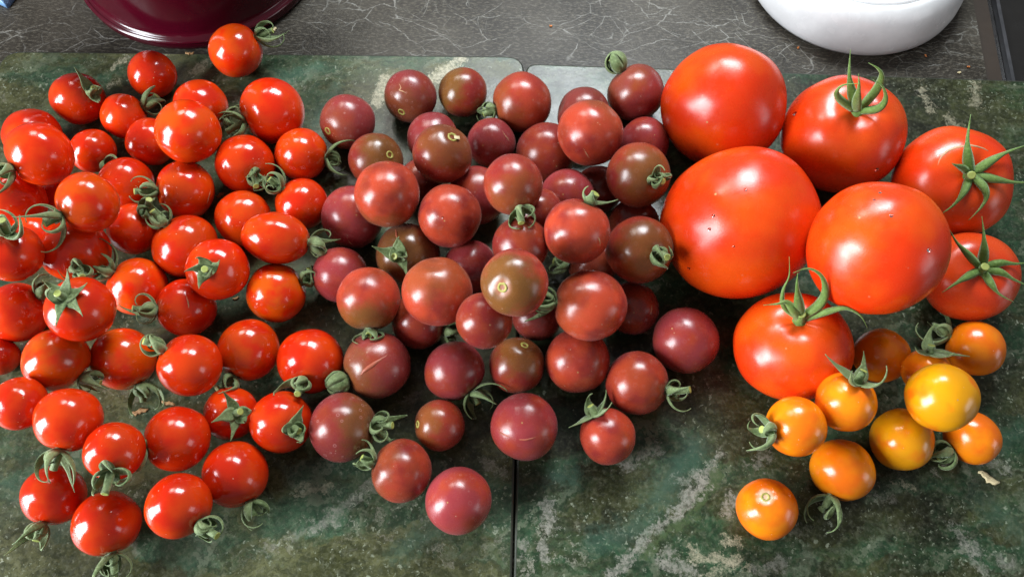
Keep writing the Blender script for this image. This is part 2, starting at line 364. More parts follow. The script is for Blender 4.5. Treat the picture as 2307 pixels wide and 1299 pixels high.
segR = [(1370, 1300, 1440, 1228, 3.6, GREY, .9), (1440, 1228, 1530, 1150, 3.4, GREY, .9), (1530, 1150, 1585, 1085, 3.2, GREY, .9), (1585, 1085, 1625, 1020, 2.6, GREY, .8),
        (1450, 1250, 1560, 1155, 3.2, LEAF, .9), (1560, 1155, 1630, 1040, 2.8, LEAF, .85), (1535, 1080, 1565, 1072, 4.2, GREY, .85), (1545, 1110, 1575, 1095, 4.0, GREY, .8),
        (1236, 1130, 1240, 1200, 3.2, GREY, .9), (1226, 1230, 1230, 1262, 3.0, GREY, .85), (1178, 1230, 1180, 1235, 3.0, GREY, .7), (1500, 1270, 1560, 1285, 3.6, GREY, .8),
        (1560, 1250, 1660, 1262, 3.2, CREAM, .6), (1590, 1290, 1680, 1280, 2.6, CREAM, .5), (1480, 1255, 1510, 1250, 3, GREY, .7), (1640, 1215, 1655, 1218, 3.6, CREAM, .7),
        (1700, 1285, 1760, 1270, 3, GREY, .6), (1390, 1040, 1420, 1050, 3, GREY, .6), (1400, 1040, 1480, 1015, 2.6, GREY, .5), (1640, 1150, 1650, 1130, 3.4, GREY, .75),
        (1700, 1055, 1720, 1030, 3, GREY, .6), (1480, 1120, 1560, 1010, 12, TEAL, .5), (1250, 1070, 1290, 1075, 7, TEAL, .5), (1330, 1220, 1460, 1180, 9, TEAL, .4),
        (2075, 200, 2100, 250, 2.8, CREAM, .6), (2060, 175, 2052, 160, 2.6, CREAM, .5), (2130, 265, 2160, 290, 3.6, CREAM, .55), (2195, 190, 2200, 240, 3.4, CREAM, .5),
        (2150, 1190, 2200, 1240, 3.0, GREY, .55), (2170, 1240, 2215, 1280, 3.0, GREY, .55), (2245, 1255, 2270, 1265, 2.6, GREY, .5), (2230, 1040, 2260, 1050, 3, GREY, .5),
        (2030, 1085, 2040, 1095, 2.8, CREAM, .6), (1970, 1110, 2010, 1125, 3, GREY, .5), (2250, 1000, 2300, 960, 8, TEAL, .3), (2200, 1120, 2300, 1200, 9, TEAL, .3)]
tl, tr, br = P2(8, 115), P2(1181, 127), P2(1153, 1330)
rdir = (tr - br).normalized(); ldir = (tl - P2(-12, 200)).normalized()
h = 0.40
pL = [tl, tl - rdir * h, tr - rdir * h, tr]
left_board = board('stone_board', pL, (0.010, 0.01, 0.01, 0.010), lambda b: marble('green marble pale', b, True, segL),
                   'olive green marble board with pale streaks under the small red tomatoes')
tl2, bl2, tr2 = P2(1185, 143), P2(1156.5, 1330), P2(2330, 182)
d2 = (tl2 - bl2).normalized(); dx2 = (tr2 - tl2).normalized()
pR = [tl2, tl2 - d2 * h, tl2 - d2 * h + dx2 * 0.33, tl2 + dx2 * 0.33]
right_board = board('stone_board', pR, (0.006, 0.01, 0.01, 0.010), lambda b: marble('green marble dark', b, False, segR),
                    'dark green marble board with grey veins under the orange tomatoes')

# maroon bowl and white pot on the worktop
cc, R = circle3(on_z(195, 0, 0), on_z(408, 116, 0), on_z(683, 0, 0))
bowl = empty('bowl', cc)
prof = [(R - 0.004, 0), (R - 0.001, 0.0006), (R, 0.002), (R - 0.0002, 0.0062), (R - 0.001, 0.0074), (R - 0.0020, 0.0079), (R - 0.0028, 0.0086), (R - 0.0030, 0.011),
        (R - 0.002, 0.05), (R + 0.001, 0.09), (R + 0.003, 0.110), (R + 0.006, 0.112), (R + 0.006, 0.1145), (R + 0.001, 0.1145), (R - 0.003, 0.11), (R - 0.006, 0.05), (R - 0.009, 0.012), (0.01, 0.011)]
vs, fs = lathe(prof, 128, True, True)
link('body', vs, fs, M_MAROON, bowl)
vs, fs = lathe([(R - 0.0002, 0.0056), (R + 0.0006, 0.0060), (R + 0.0007, 0.0068), (R - 0.0010, 0.0076)], 128, False)
link('foot_rim', vs, fs, M_MAROON, bowl)
tag(bowl, 'deep maroon glossy bowl with a raised foot rim on the grey worktop', 'bowl')

cc, R = circle3(on_z(1697, 0, 0), on_z(1925, 133, 0), on_z(2158, 0, 0))
dish = empty('dish', cc)
prof = [(R * 0.88, 0), (R * 0.965, 0.0005), (R * 0.992, 0.003), (R, 0.0065), (R * 0.994, 0.011), (R * 0.975, 0.016), (R * 0.945, 0.0205), (R * 0.905, 0.0240), (R * 0.86, 0.0265), (R * 0.825, 0.0277), (R * 0.815, 0.0276), (R * 0.807, 0.0271), (R * 0.6, 0.0266)]
vs, fs = lathe(prof, 128, True, True); link('body', vs, fs, M_WHITE, dish)
vs, fs = lathe([(R * 0.800, 0.0262), (R * 0.800, 0.0276), (R * 0.79, 0.0282), (R * 0.76, 0.0286), (R * 0.4, 0.0294), (R * 0.1, 0.0296), (0.001, 0.0296)], 128, False, True)
link('inner_disc', vs, fs, M_WHITE, dish)
tag(dish, 'rounded white glazed dish with a raised inner disc on the grey worktop', 'dish')

# corner of a blue cloth
a = [on_z(-60, -70, 0), on_z(-55, 5, 0), on_z(-8, 8, 0), on_z(20, 22, 0), on_z(40, -4, 0), on_z(30, -70, 0)]
cl = [(p.x, p.y) for p in a]; cen = sum((Vector(p) for p in cl), Vector((0, 0))) / 6
vs = []; NL = 6
for j in range(NL + 1):
    f = 1 - j / NL * 0.75; z = 0.0006 + 0.010 * sin(j / NL * pi / 2)
    for k in range(36):
        u = k / 36 * 6; i = int(u); q = Vector(cl[i]).lerp(Vector(cl[(i + 1) % 6]), u - i)
        q = (q - cen) * f; wv = 0.0012 * sin(k * 1.1 + j * 1.7) * (j > 0)
        vs.append((q.x, q.y, z + wv))
fs = [(j*36+k, j*36+(k+1) % 36, (j+1)*36+(k+1) % 36, (j+1)*36+k) for j in range(NL) for k in range(36)]
fs.append(tuple(range(NL*36, NL*36+36))); fs.append(tuple(reversed(range(36))))
tag(link('cloth', vs, fs, M_BLUE, None, (cen.x, cen.y, 0)), 'corner of a folded pale blue cloth on the grey worktop', 'cloth')

# ------------------------------------------------------------------ the tomatoes
# (tier, x, y, radius px, kind, stem px, style, options, label)   style: c curled calyx, s open star calyx, x bare scar, n stem end hidden, e sepals given one by one
T = []
def t(*a): T.append(a)
RED = 'small glossy red cherry tomatoes'; DRK = 'dark brownish red cherry tomatoes'; BIG = 'large red tomatoes'; ORA = 'orange cherry tomatoes'
# red
t(0, 532, 115, 61, 'red', (590, 78), 'c', {'orange': .5}, 'red cherry tomato touching the foot of the maroon bowl, calyx turned away from the pile')
t(0, 344, 168, 54, 'red', None, 'n', {}, 'small red cherry tomato set behind a dark shaded calyx, just below the maroon bowl')
t(0, 177, 223, 62, 'red', (205, 208), 's', {'sl': .8, 'n': 4}, 'red cherry tomato with flat four-lobed calyx on top, at the board corner')
t(0, 280, 263, 54, 'red', (338, 232), 'c', {}, 'small red cherry tomato with a dark curled calyx pressed against its neighbour')
t(0, 452, 242, 64, 'red', (505, 268), 'c', {'sl': .7}, 'red cherry tomato half hidden behind a raised one, tiny green sepal tips showing')
t(0, 340, 320, 56, 'red', None, 'n', {}, 'small red cherry tomato tucked under a bigger raised one, no stem showing')
t(1, 424, 297, 74, 'red', (500, 262), 'n', {'orange': .5}, 'plump red cherry tomato raised on three others, its surface bare')
t(0, 614, 250, 75, 'red', (520, 290), 'c', {'sl': .8}, 'large round red cherry tomato with bare smooth face beside the first dark tomato')
t(0, 74, 306, 66, 'red', None, 'n', {}, 'red cherry tomato almost hidden behind a darker red one at the board edge')
t(1, 90, 347, 77, 'red', (22, 385), 'c', {}, 'big deep red cherry tomato with a spiral calyx at its lower side')
t(0, 210, 340, 52, 'red', (235, 370), 'c', {'sl': .9}, 'small red cherry tomato wedged below others with a thin arched calyx')
t(0, 552, 370, 68, 'red', (570, 395), 'c', {'sl': .75}, 'red cherry tomato with small curled calyx facing up and pale cut stalk')
t(0, 680, 348, 60, 'red', (752, 358), 'c', {'spots': 1.0, 'orange': .3}, 'red cherry tomato with dried water rings and calyx towards the dark tomatoes')
t(0, 286, 414, 62, 'red', None, 'n', {}, 'red cherry tomato partly covered, lying between two raised tomatoes with curled calyxes')
t(0, 418, 428, 68, 'red', (345, 430), 'c', {'fine': 1, 'crack': [(474, 428), (470, 445), (466, 458)], 'sl': .8, 'orange': .4}, 'darker red cherry tomato lying sideways with looped calyx and faint scratches')
t(0, 680, 460, 60, 'red', (625, 415), 'c', {}, 'red cherry tomato with a big hooked calyx over its upper shoulder')
t(1, 198, 456, 71, 'red', (126, 494), 'c', {'orange': .6, 'sl': 1.1}, 'raised orange-red cherry tomato with a calyx of several tight coils')
t(0, 30, 452, 75, 'red', None, 'n', {}, 'red cherry tomato cut by the picture edge below a big spiral-calyx one')
t(0, 145, 438, 48, 'red', None, 'n', {}, 'small red cherry tomato showing only a sliver behind a raised orange-red one')
t(0, 549, 492, 63, 'red', None, 'n', {'orange': .4}, 'red cherry tomato lying under an egg-shaped one')
t(1, 622, 536, 65, 'red', (708, 548), 'c', {'ax': 1.32, 'sl': .9, 'orange': .3}, 'egg-shaped elongated red cherry tomato with calyx at its narrow end')
t(0, 302, 516, 61, 'red', (325, 482), 'c', {'sl': .8}, 'red cherry tomato with upright stubby stalk beside another curled calyx')
t(0, 418, 555, 74, 'red', (374, 500), 'c', {'sl': .85, 'orange': .3}, 'red cherry tomato with ring-shaped calyx coils on its upper shoulder')
t(0, 172, 566, 76, 'red', (178, 608), 'c', {'sl': .8}, 'wide red cherry tomato in shade with a ring-like calyx low on it')
t(0, 78, 530, 52, 'red', None, 'n', {}, 'small red cherry tomato showing a corner between wide shaded and edge-cut ones')
t(1, 28, 570, 70, 'red', (18, 520), 'c', {'sl': 1.0}, 'red cherry tomato with upright green calyx, cut by the picture edge')
t(1, 491, 606, 71, 'red', (470, 607), 's', {'sl': .62}, 'red cherry tomato with a short star calyx and thick stalk facing straight up')
t(0, 310, 645, 68, 'red', (240, 603), 'c', {'orange': .6}, 'orange-red cherry tomato with a calyx like a half-closed claw')
t(1, 182, 697, 78, 'red', (145, 668), 's', {'sl': .85}, 'large red cherry tomato with a flat ragged calyx facing up near its shoulder')
t(0, 420, 693, 68, 'red', (340, 697), 'c', {'fine': 1, 'crack': [(419, 664), (425, 690), (425, 735)], }, 'red cherry tomato with a hairline scratch and a swept-back calyx')
t(0, 622, 660, 68, 'red', (692, 628), 'c', {'orange': 1.0, 'sl': .9}, 'orange-flushed red cherry tomato standing clear between red and dark groups')
t(0, 40, 703, 72, 'red', (86, 662), 'c', {'sl': .7, 'spots': .6}, 'red cherry tomato with splash rings beside the one with a ragged calyx')
t(0, 127, 810, 76, 'red', (212, 872), 'c', {'orange': 1.0, 'sl': .7}, 'orange-brown flushed red cherry tomato beneath the one with a flat ragged calyx')
t(0, 277, 808, 74, 'red', (320, 882), 'c', {'orange': .8}, 'red cherry tomato with a flattened orange shoulder and calyx drooping to the board')
t(0, 428, 823, 73, 'red', (366, 785), 'c', {'n': 4, 'sl': 1.15}, 'red cherry tomato with one tall hooked sepal like a crest')
t(0, 560, 788, 71, 'red', (522, 858), 'c', {'orange': .5, 'sl': .7}, 'round red cherry tomato on bare board, calyx mostly beneath it')
t(0, 700, 812, 74, 'red', (682, 860), 'c', {'sl': .72}, 'red cherry tomato with small knotted calyx touching the split dark tomato')
t(0, 155, 945, 77, 'red', (140, 1018), 'c', {}, 'red cherry tomato with a moustache-shaped calyx and stalk pointing to a lower one')
t(0, 45, 908, 64, 'red', None, 'n', {}, 'red cherry tomato without visible calyx at the board edge above the moustache-shaped one')
t(0, 0, 803, 45, 'red', None, 'n', {}, 'dull red cherry tomato of which only one cheek shows at the picture edge')
t(0, 258, 1015, 69, 'red', (255, 1068), 'c', {'sl': .9}, 'red cherry tomato with a bow-shaped calyx over its front')
t(0, 400, 987, 76, 'red', (322, 1014), 'c', {'sl': .8}, 'bright red cherry tomato with double-looped calyx against the bow-calyx one')
t(0, 520, 930, 62, 'red', (532, 930), 's', {'sl': .85}, 'red cherry tomato wearing an open five-pointed green star calyx')
t(0, 633, 950, 71, 'red', (662, 964), 's', {'sl': .8}, 'red cherry tomato with broad folded calyx touching the dull cracked dark tomato')
t(0, 530, 1068, 76, 'red', (572, 1138), 'c', {'sl': .8}, 'large red cherry tomato casting a shadow on bare board, calyx underneath')
t(0, 122, 1115, 73, 'red', (105, 1186), 'c', {}, 'red cherry tomato with wide arched calyx and long stalk, outermost of the pile')
t(0, 241, 1178, 78, 'red', (262, 1250), 'c', {}, 'biggest oval red cherry tomato with comb-like calyx, outermost towards the board front')
t(0, 403, 1138, 76, 'red', (455, 1180), 'c', {'sl': .8}, 'red cherry tomato with stubby calyx lying in its own shadow')
# dark
t(0, 783, 275, 63, 'dark', (735, 296), 'x', {'olive': .3, 'spots': 1, 'murky': .2}, 'dull dark red tomato with dried marks, next to a large smooth red one')
t(0, 925, 217, 60, 'dark', (901, 256), 'x', {'fine': 1, 'crack': [(899, 188), (903, 198), (900, 203), (908, 206), (914, 210)], 'olive': .5, 'spots': .8, 'murky': .3}, 'dark tomato with pale squiggle marks and a bare yellowish stem scar')
t(0, 1043, 209, 56, 'dark', (996, 190), 'n', {'olive': 1.0}, 'small brown-red tomato with an olive flank between two larger ones')
t(0, 1176, 232, 68, 'dark', (1100, 250), 'c', {'olive': .45, 'orange': .4, 'sl': .75, 'pink': .4}, 'orange-brown oval tomato with a small dark calyx, at the gap between boards')
t(0, 1315, 258, 62, 'dark', (1258, 240), 'n', {'murky': .6, 'spots': .3}, 'dusky tomato half hidden behind a bright red-brown raised one')
t(0, 1432, 210, 65, 'dark', (1392, 152), 'c', {'olive': .3, 'murky': .25, 'closed': 1}, 'dark red tomato with an upright closed calyx beside the first large tomato')
t(0, 1452, 320, 56, 'dark', None, 'n', {'pink': .3}, 'pinkish dark tomato wedged against the first large tomato')
t(1, 1330, 300, 75, 'dark', (1385, 235), 'n', {'fine': 1, 'crack': [(1314, 334), (1324, 350), (1335, 364)], 'pink': .8, 'olive': .4}, 'bright red-brown raised tomato with a curved scratch near its base')
t(0, 975, 312, 58, 'dark', None, 'n', {'pink': .3, 'spots': 1}, 'pinkish dark tomato peeping out behind one with a torn stem end')
t(1, 997, 347, 67, 'dark', (1022, 306), 'x', {'olive': .6, 'murky': .1, 'spots': .7, 'torn': 1}, 'dark tomato with a torn, peeled stem end facing up')
t(0, 1107, 322, 56, 'dark', None, 'n', {'fine': 1, 'crack': [(1131, 294), (1140, 308), (1148, 318)], 'pink': .4, 'spots': .4}, 'small pinkish dark tomato with thin corky scratches beside the torn-stem one')
t(0, 1230, 345, 68, 'dark', None, 'n', {'murky': .15}, 'dark red tomato lying beneath the bright red-brown raised one')
t(0, 848, 362, 62, 'dark', (881, 348), 'x', {'olive': .9, 'murky': .1}, 'tomato with a sooty olive shoulder and small round stem hole')
t(0, 948, 408, 50, 'dark', None, 'n', {'murky': .4}, 'deep red tomato showing only a patch under the torn-stem one')
t(0, 1075, 440, 66, 'dark', None, 'n', {'pink': .2, 'spots': .8}, 'shaded pinkish tomato under an olive-tinged one with a calyx at its foot')
t(1, 872, 438, 75, 'dark', (868, 520), 'n', {'pink': 1.0, 'olive': .7}, 'large smooth coral red tomato with olive lower rim, raised over others')
t(1, 1437, 395, 73, 'dark', (1477, 406), 'c', {'olive': .8, 'sl': .75}, 'red-brown tomato with olive shoulder and small calyx against the biggest tomato')
t(1, 1156, 416, 68, 'dark', (1172, 470), 'c', {'olive': .5, 'pink': .3, 'sl': .75}, 'brownish orange tomato with a ring calyx hanging at its foot')
t(0, 795, 488, 70, 'dark', None, 'n', {'fine': 1, 'crack': [(782, 528), (787, 545), (797, 552)], 'pink': .4}, 'crimson tomato with a fine scratch, first of the dark ones beside the egg-shaped red')
t(1, 1013, 486, 71, 'dark', None, 'n', {'pink': 1.0}, 'smooth orange-red egg-like tomato with a tiny water bead, raised among dark ones')
t(0, 1278, 442, 62, 'dark', None, 'n', {'pink': .2}, 'crimson tomato behind the one with a pale upright cut stalk')
t(0, 1348, 428, 54, 'dark', None, 'n', {'murky': .5}, 'very dark tomato deep in the pile behind a pale upright stalk')
t(0, 1215, 478, 54, 'dark', None, 'n', {'murky': .2}, 'dark tomato glimpsed deep between a ring-calyx one and an upright-stalk one')
t(0, 1173, 552, 64, 'dark', None, 'n', {'olive': .3}, 'brownish tomato lying beneath the hanging ring calyx')
t(0, 1428, 505, 58, 'dark', None, 'n', {'murky': .5}, 'murky tomato shaded between two olive-shouldered ones with curly calyxes')
t(2, 1300, 521, 75, 'dark', (1332, 446), 's', {'fine': 1, 'crack': [(1347, 534), (1351, 542), (1352, 558)], 'pink': 1.0, 'sl': .7, 'n': 3, 'cutstalk': 1}, 'smooth coral tomato with a pale upright cut stalk and a curled brown thread')
t(0, 1335, 590, 58, 'dark', (1250, 592), 'c', {'murky': .5, 'sl': .8}, 'dark tomato buried under the coral upright-stalk one, its shaded calyx showing')
t(1, 1440, 563, 77, 'dark', (1483, 570), 'c', {'olive': .8, 'pink': .5, 'sl': .8}, 'red tomato with golden olive shoulder and curly calyx beside the biggest tomato')
t(0, 920, 575, 73, 'dark', (900, 574), 's', {'olive': .7, 'murky': .75, 'sl': .85, 'crack': [(890, 510), (893, 525), (895, 545)]}, 'chocolate brown tomato with a green open calyx and a corky seam')
t(0, 1060, 600, 60, 'dark', None, 'n', {'pink': .1}, 'plain crimson tomato lying between two raised olive-shouldered ones')
t(0, 767, 619, 64, 'dark', None, 'n', {'pink': .5}, 'plain crimson tomato nearest to the orange-flushed red one')
t(1, 831, 673, 72, 'dark', (832, 742), 'c', {'olive': .95, 'pink': .8, 'sl': .8}, 'coral tomato with a broad olive patch and rounded calyx at its foot')
t(0, 945, 722, 64, 'dark', (1010, 745), 'c', {'sl': .7}, 'red tomato lying under a big pink-red one, dark sepal at its end')
t(0, 1210, 712, 56, 'dark', None, 'n', {'murky': .4, 'spots': 1}, 'dusky tomato with several dried rings, under the gold-speckled one')
t(1, 985, 657, 79, 'dark', (975, 590), 'n', {'pink': 1.0, 'olive': .5}, 'big pink-red tomato with a gold-brown crown, raised over the pile')
t(2, 1159, 637, 76, 'dark', (1130, 648), 'x', {'olive': 1.0, 'pink': .6, 'halo': .6}, 'gold-speckled olive tomato with a round bare stem scar facing up')
t(1, 1091, 722, 64, 'dark', None, 'n', {'olive': .4}, 'amber brown tomato wedged below the gold-speckled one')
t(0, 1425, 695, 60, 'dark', None, 'n', {'fine': 1, 'crack': [(1468, 688), (1468, 698), (1464, 708)], 'murky': .15}, 'brownish red tomato behind the large coral one, with a corky nick')
t(1, 1330, 688, 81, 'dark', (1238, 680), 'c', {'pink': 1.0, 'olive': .3, 'sl': .85, 'ax': 1.06}, 'large coral oval tomato with a coiled calyx at its blunt end')
t(0, 849, 822, 76, 'dark', (785, 852), 'c', {'olive': .6, 'murky': .3, 'closed': 1, 'sl': .85, 'crack': [(812, 845), (825, 832), (845, 818), (874, 798)]}, 'dark tomato split open along one side, with a closed knob calyx')
t(0, 1024, 835, 68, 'dark', (1075, 900), 'c', {'pink': .3, 'sl': .8}, 'smooth dark red tomato with its calyx hidden in shadow beneath it')
t(0, 1164, 822, 63, 'dark', (1183, 775), 'x', {'olive': .8, 'murky': .15}, 'brown-topped tomato with a pale stem dot on its shoulder')
t(0, 1302, 812, 72, 'dark', None, 'n', {'pink': .5}, 'smooth red tomato lying just below the large coral oval one')
t(0, 1435, 862, 72, 'dark', (1512, 880), 'c', {'pink': .4, 'sl': .85, 'crack': [(1372, 830), (1395, 797), (1435, 789), (1475, 797)]}, 'dark red tomato with a fine arc line across its top, beside the spread-calyx one')
t(0, 1545, 767, 75, 'dark', None, 'n', {'pink': .6}, 'plain crimson tomato lying apart below the biggest tomato')
t(0, 773, 962, 78, 'dark', (842, 958), 'c', {'olive': .8, 'murky': .25, 'spots': 1.3, 'sl': .9, 'crack': [(795, 885), (818, 900), (832, 925)]}, 'dull spotted olive-red tomato with a crack and a cage-like calyx')
t(0, 990, 957, 58, 'dark', (937, 955), 'x', {'olive': .7, 'pink': .3}, 'small bronze red tomato with a pale stem scar on its flank')
t(0, 1181, 960, 76, 'dark', None, 'n', {'pink': .7, 'spots': .3, 'crack': [(1115, 965), (1140, 980), (1185, 990), (1225, 975)]}, 'pinkish tomato with crackled skin lines, over the joint of the boards')
t(0, 1369, 982, 64, 'dark', (1340, 932), 's', {'pink': .6, 'sl': .9, 'n': 4}, 'small red tomato with a spread calyx and short upright stalk')
t(0, 905, 1060, 71, 'dark', (834, 1040), 'c', {'pink': .7, 'olive': .4, 'sl': .7}, 'coral red tomato with its small calyx turned to the dull spotted one')
t(0, 1033, 1127, 76, 'dark', None, 'n', {'pink': .7, 'spots': .5}, 'pinkish red tomato with splash rings, outermost dark one towards the board front')
# large
t(0, 1630, 240, 139, 'big', None, 'n', {}, 'large smooth red tomato with a tiny blossom mark, by the upper worktop')
t(0, 1898, 305, 136, 'big', (1931, 240), 'e', {}, 'large red tomato with tall upright sepals in front of the white dish')
t(0, 2143, 412, 128, 'big', (2190, 390), 'e', {'ax': .86}, 'large red tomato with a long-armed star calyx and a pale curved scar')
t(0, 2185, 622, 104, 'big', (2215, 602), 'e', {'murky': .5, 'ax': .9}, 'smaller dull red tomato with a six-armed star calyx')
t(0, 1664, 502, 174, 'big', None, 'n', {}, 'biggest orange-red tomato of all, smooth with a few water drops')
t(1, 1975, 558, 155, 'big', None, 'n', {}, 'large smooth red tomato with water drops between two star-calyx ones')
t(0, 1785, 780, 127, 'big', (1806, 705), 'e', {'ax': .86}, 'large flattened red tomato with looping bright green sepals')
# orange
t(0, 1985, 800, 64, 'orange', None, 'n', {}, 'orange tomato in the shade against the large flattened red one')
t(0, 2197, 785, 66, 'orange', (2132, 748), 'c', {'sl': 1.1}, 'orange tomato with a coiled calyx beneath the small star-calyx red one')
t(0, 2088, 838, 56, 'orange', (2098, 790), 's', {'sl': 1.15, 'n': 4}, 'deep orange tomato almost hidden behind a golden one, long sepals above it')
t(0, 1905, 905, 69, 'orange', (1934, 858), 's', {'sl': 1.2, 'n': 4}, 'orange tomato with a forked calyx tucked beside the large flattened red one')
t(0, 2190, 985, 64, 'orange', (2140, 1015), 'c', {'sl': 1.1}, 'orange tomato under the golden one with a tangled calyx on the board')
t(0, 1793, 960, 69, 'orange', (1740, 970), 'c', {}, 'orange tomato with a double-loop calyx lying on the veined board')
t(0, 2031, 990, 73, 'orange', (2105, 1015), 'n', {'yellow': .9}, 'olive-yellow flushed orange tomato without calyx')
t(1, 2121, 895, 81, 'orange', None, 'n', {'yellow': 1.0}, 'golden yellow tomato raised on the other orange ones')
t(0, 1898, 1058, 73, 'orange', (1866, 1122), 'c', {'yellow': .3, 'sl': 1.15}, 'bright orange tomato with an arched calyx spread on the board')
t(0, 1727, 1145, 70, 'orange', (1727, 1117), 'x', {'halo': 1.0}, 'single orange tomato with a pale bare stem ring, apart from the others')

# sepals drawn one by one for the large tomatoes: (x, y, mm towards the camera) along each, then the width in px
EXPL = {
 (1898, 305): [([(1928, 240, 2), (1918, 205, 8), (1913, 165, 14), (1916, 112, 17)], 20), ([(1942, 240, 2), (1972, 205, 8), (1986, 172, 14), (1978, 155, 17), (1957, 142, 18)], 18),
               ([(1922, 244, 2), (1895, 225, 7), (1885, 208, 12), (1900, 192, 16), (1938, 188, 18)], 16), ([(1930, 250, 3), (1930, 225, 11), (1935, 195, 19), (1934, 167, 22)], 19),
               ([(1942, 248, 2), (1978, 244, 7), (1995, 222, 12), (1988, 195, 16), (1967, 180, 18)], 17)],
 (2143, 412): [([(2187, 385, 2), (2180, 350, 5), (2180, 310, 6), (2187, 258, 4)], 21), ([(2198, 385, 2), (2235, 360, 5), (2275, 340, 4), (2330, 322, 0)], 19),
               ([(2200, 394, 2), (2240, 403, 4), (2290, 411, 2), (2340, 410, -2)], 19), ([(2196, 400, 2), (2215, 420, 5), (2222, 445, 5), (2208, 470, 4), (2182, 496, 3)], 17),
               ([(2184, 398, 2), (2172, 430, 4), (2150, 460, 3), (2115, 486, 1)], 17), ([(2182, 385, 2), (2168, 378, 6), (2152, 372, 10), (2144, 368, 11)], 15)],
 (2185, 622): [([(2212, 595, 2), (2216, 565, 5), (2216, 530, 6), (2212, 487, 5)], 20), ([(2206, 598, 2), (2180, 572, 5), (2155, 545, 6), (2138, 515, 8)], 15),
               ([(2206, 607, 2), (2180, 622, 4), (2150, 640, 4), (2122, 659, 2)], 17), ([(2218, 612, 2), (2235, 640, 4), (2252, 662, 3), (2284, 680, 1)], 16),
               ([(2224, 606, 2), (2255, 614, 4), (2285, 630, 3), (2325, 648, 0)], 17), ([(2224, 598, 2), (2255, 592, 4), (2290, 594, 3), (2335, 590, 0)], 17)],
 (1785, 780): [([(1796, 712, 2), (1766, 690, 6), (1764, 655, 10), (1778, 622, 13), (1778, 578, 15)], 11), ([(1812, 705, 3), (1842, 690, 8), (1860, 660, 12), (1852, 622, 16), (1822, 604, 18), (1788, 614, 19)], 20),
               ([(1808, 712, 3), (1800, 680, 12), (1796, 645, 18), (1797, 615, 20)], 21), ([(1822, 714, 2), (1865, 702, 8), (1905, 694, 12), (1938, 710, 11), (1954, 738, 7)], 15),
               ([(1806, 722, 3), (1790, 700, 8), (1772, 680, 10), (1752, 684, 11), (1720, 687, 11)], 19)],
}
SCARS = {(2143, 412): [(2112, 372), (2122, 352), (2142, 337), (2165, 330), (2190, 328), (2212, 333), (2226, 340)]}
DROPS = {(1664, 502): [(1680, 427, 5), (1607, 486, 5), (1598, 516, 5), (1552, 604, 5), (1653, 555, 3)], (1975, 558): [(2008, 486, 5), (1970, 450, 4), (2092, 563, 6), (1983, 434, 5)],
         (1898, 305): [(1795, 228, 6), (1791, 256, 7), (1863, 177, 6), (1975, 382, 6)], (1013, 486): [(997, 490, 3)]}
ROSY = {(783, 275), (925, 217), (1315, 258), (1432, 210), (1452, 320), (975, 312), (1107, 322), (1075, 440), (795, 488), (767, 619), (1181, 960), (1033, 1127), (773, 962), (1210, 712), (1545, 767), (849, 822), (1024, 835), (1278, 442), (1060, 600)}

PLACED = []        # (centre, radius)
def place(cx, cy, rpx):
    rd = ray(cx, cy); cosT = 1 / rd.length
    k = rpx / F * sqrt(cosT)
    def bad(d):
        c = CAM + rd * d; r = k * d
        if c.z - r < BT - 0.0002: return True
        for q, s in PLACED:
            if (c - q).length < (r + s) * 0.965: return True
        return False
    d = 0.16
    while not bad(d + 0.0004) and d < 0.8: d += 0.0004
    return CAM + rd * d, k * d, d

def frame(zv, roll):
    z = zv.normalized(); x = z.orthogonal().normalized(); y = z.cross(x)
    x2 = x * cos(roll) + y * sin(roll); y2 = z.cross(x2)
    m = Matrix((x2, y2, z)).transposed()
    return m

def fruit_geo(kind, rng, ax, dimple_deep):
    NU, NV = (56, 36) if kind != 'big' else (80, 52)
    vs, fs = [], []; off = Vector((rng.uniform(0, 50), rng.uniform(0, 50), rng.uniform(0, 50)))
    lob = rng.choice((4, 5, 6)); ph = rng.uniform(0, 6.28); tip = rng.uniform(0.0, 0.02)
    dd = 0.16 if kind == 'big' else 0.07
    if dimple_deep: dd *= 1.25
    for j in range(NV + 1):
        th = pi * j / NV
        for i in range(NU if 0 < j < NV else 1):
            f = 2 * pi * i / NU
            d = Vector((sin(th) * cos(f), sin(th) * sin(f), cos(th)))
            r = 1 + (0.050 if kind == 'big' else 0.036) * noise.noise(d * 1.15 + off) + 0.008 * noise.noise(d * 3 + off)
            e = exp(-(th / (0.36 if kind == 'big' else 0.30)) ** 2)
            r -= dd * e
            r += (0.022 if kind == 'big' else 0.010) * cos(lob * f + ph) * sin(th) * exp(-(th / 0.75) ** 2) * 1.6
            r += tip * exp(-((pi - th) / 0.14) ** 2)
            v = d * r; v.z *= ax; vs.append(v)
    def id(j, i): return 0 if j == 0 else (1 + (NV - 1) * NU if j == NV else 1 + (j - 1) * NU + i % NU)
    for j in range(NV):
        for i in range(NU):
            if j == 0: fs.append((id(0, 0), id(1, i), id(1, i + 1)))
            elif j == NV - 1: fs.append((id(j, i), id(NV, 0), id(j, i + 1)))
            else: fs.append((id(j, i), id(j + 1, i), id(j + 1, i + 1), id(j, i + 1)))
    return vs, fs

def push(p, me, gap):
    """keep a point of a calyx out of the other tomatoes and the board"""
    for _ in range(2):
        for j, (q, s) in enumerate(PLACED):
            if j == me: continue
            d = p - q; L = d.length
            if L < s + gap: p = q + d * ((s + gap) / max(L, 1e-6))
    if p.z < BT + gap: p = Vector((p.x, p.y, BT + gap))
    return p

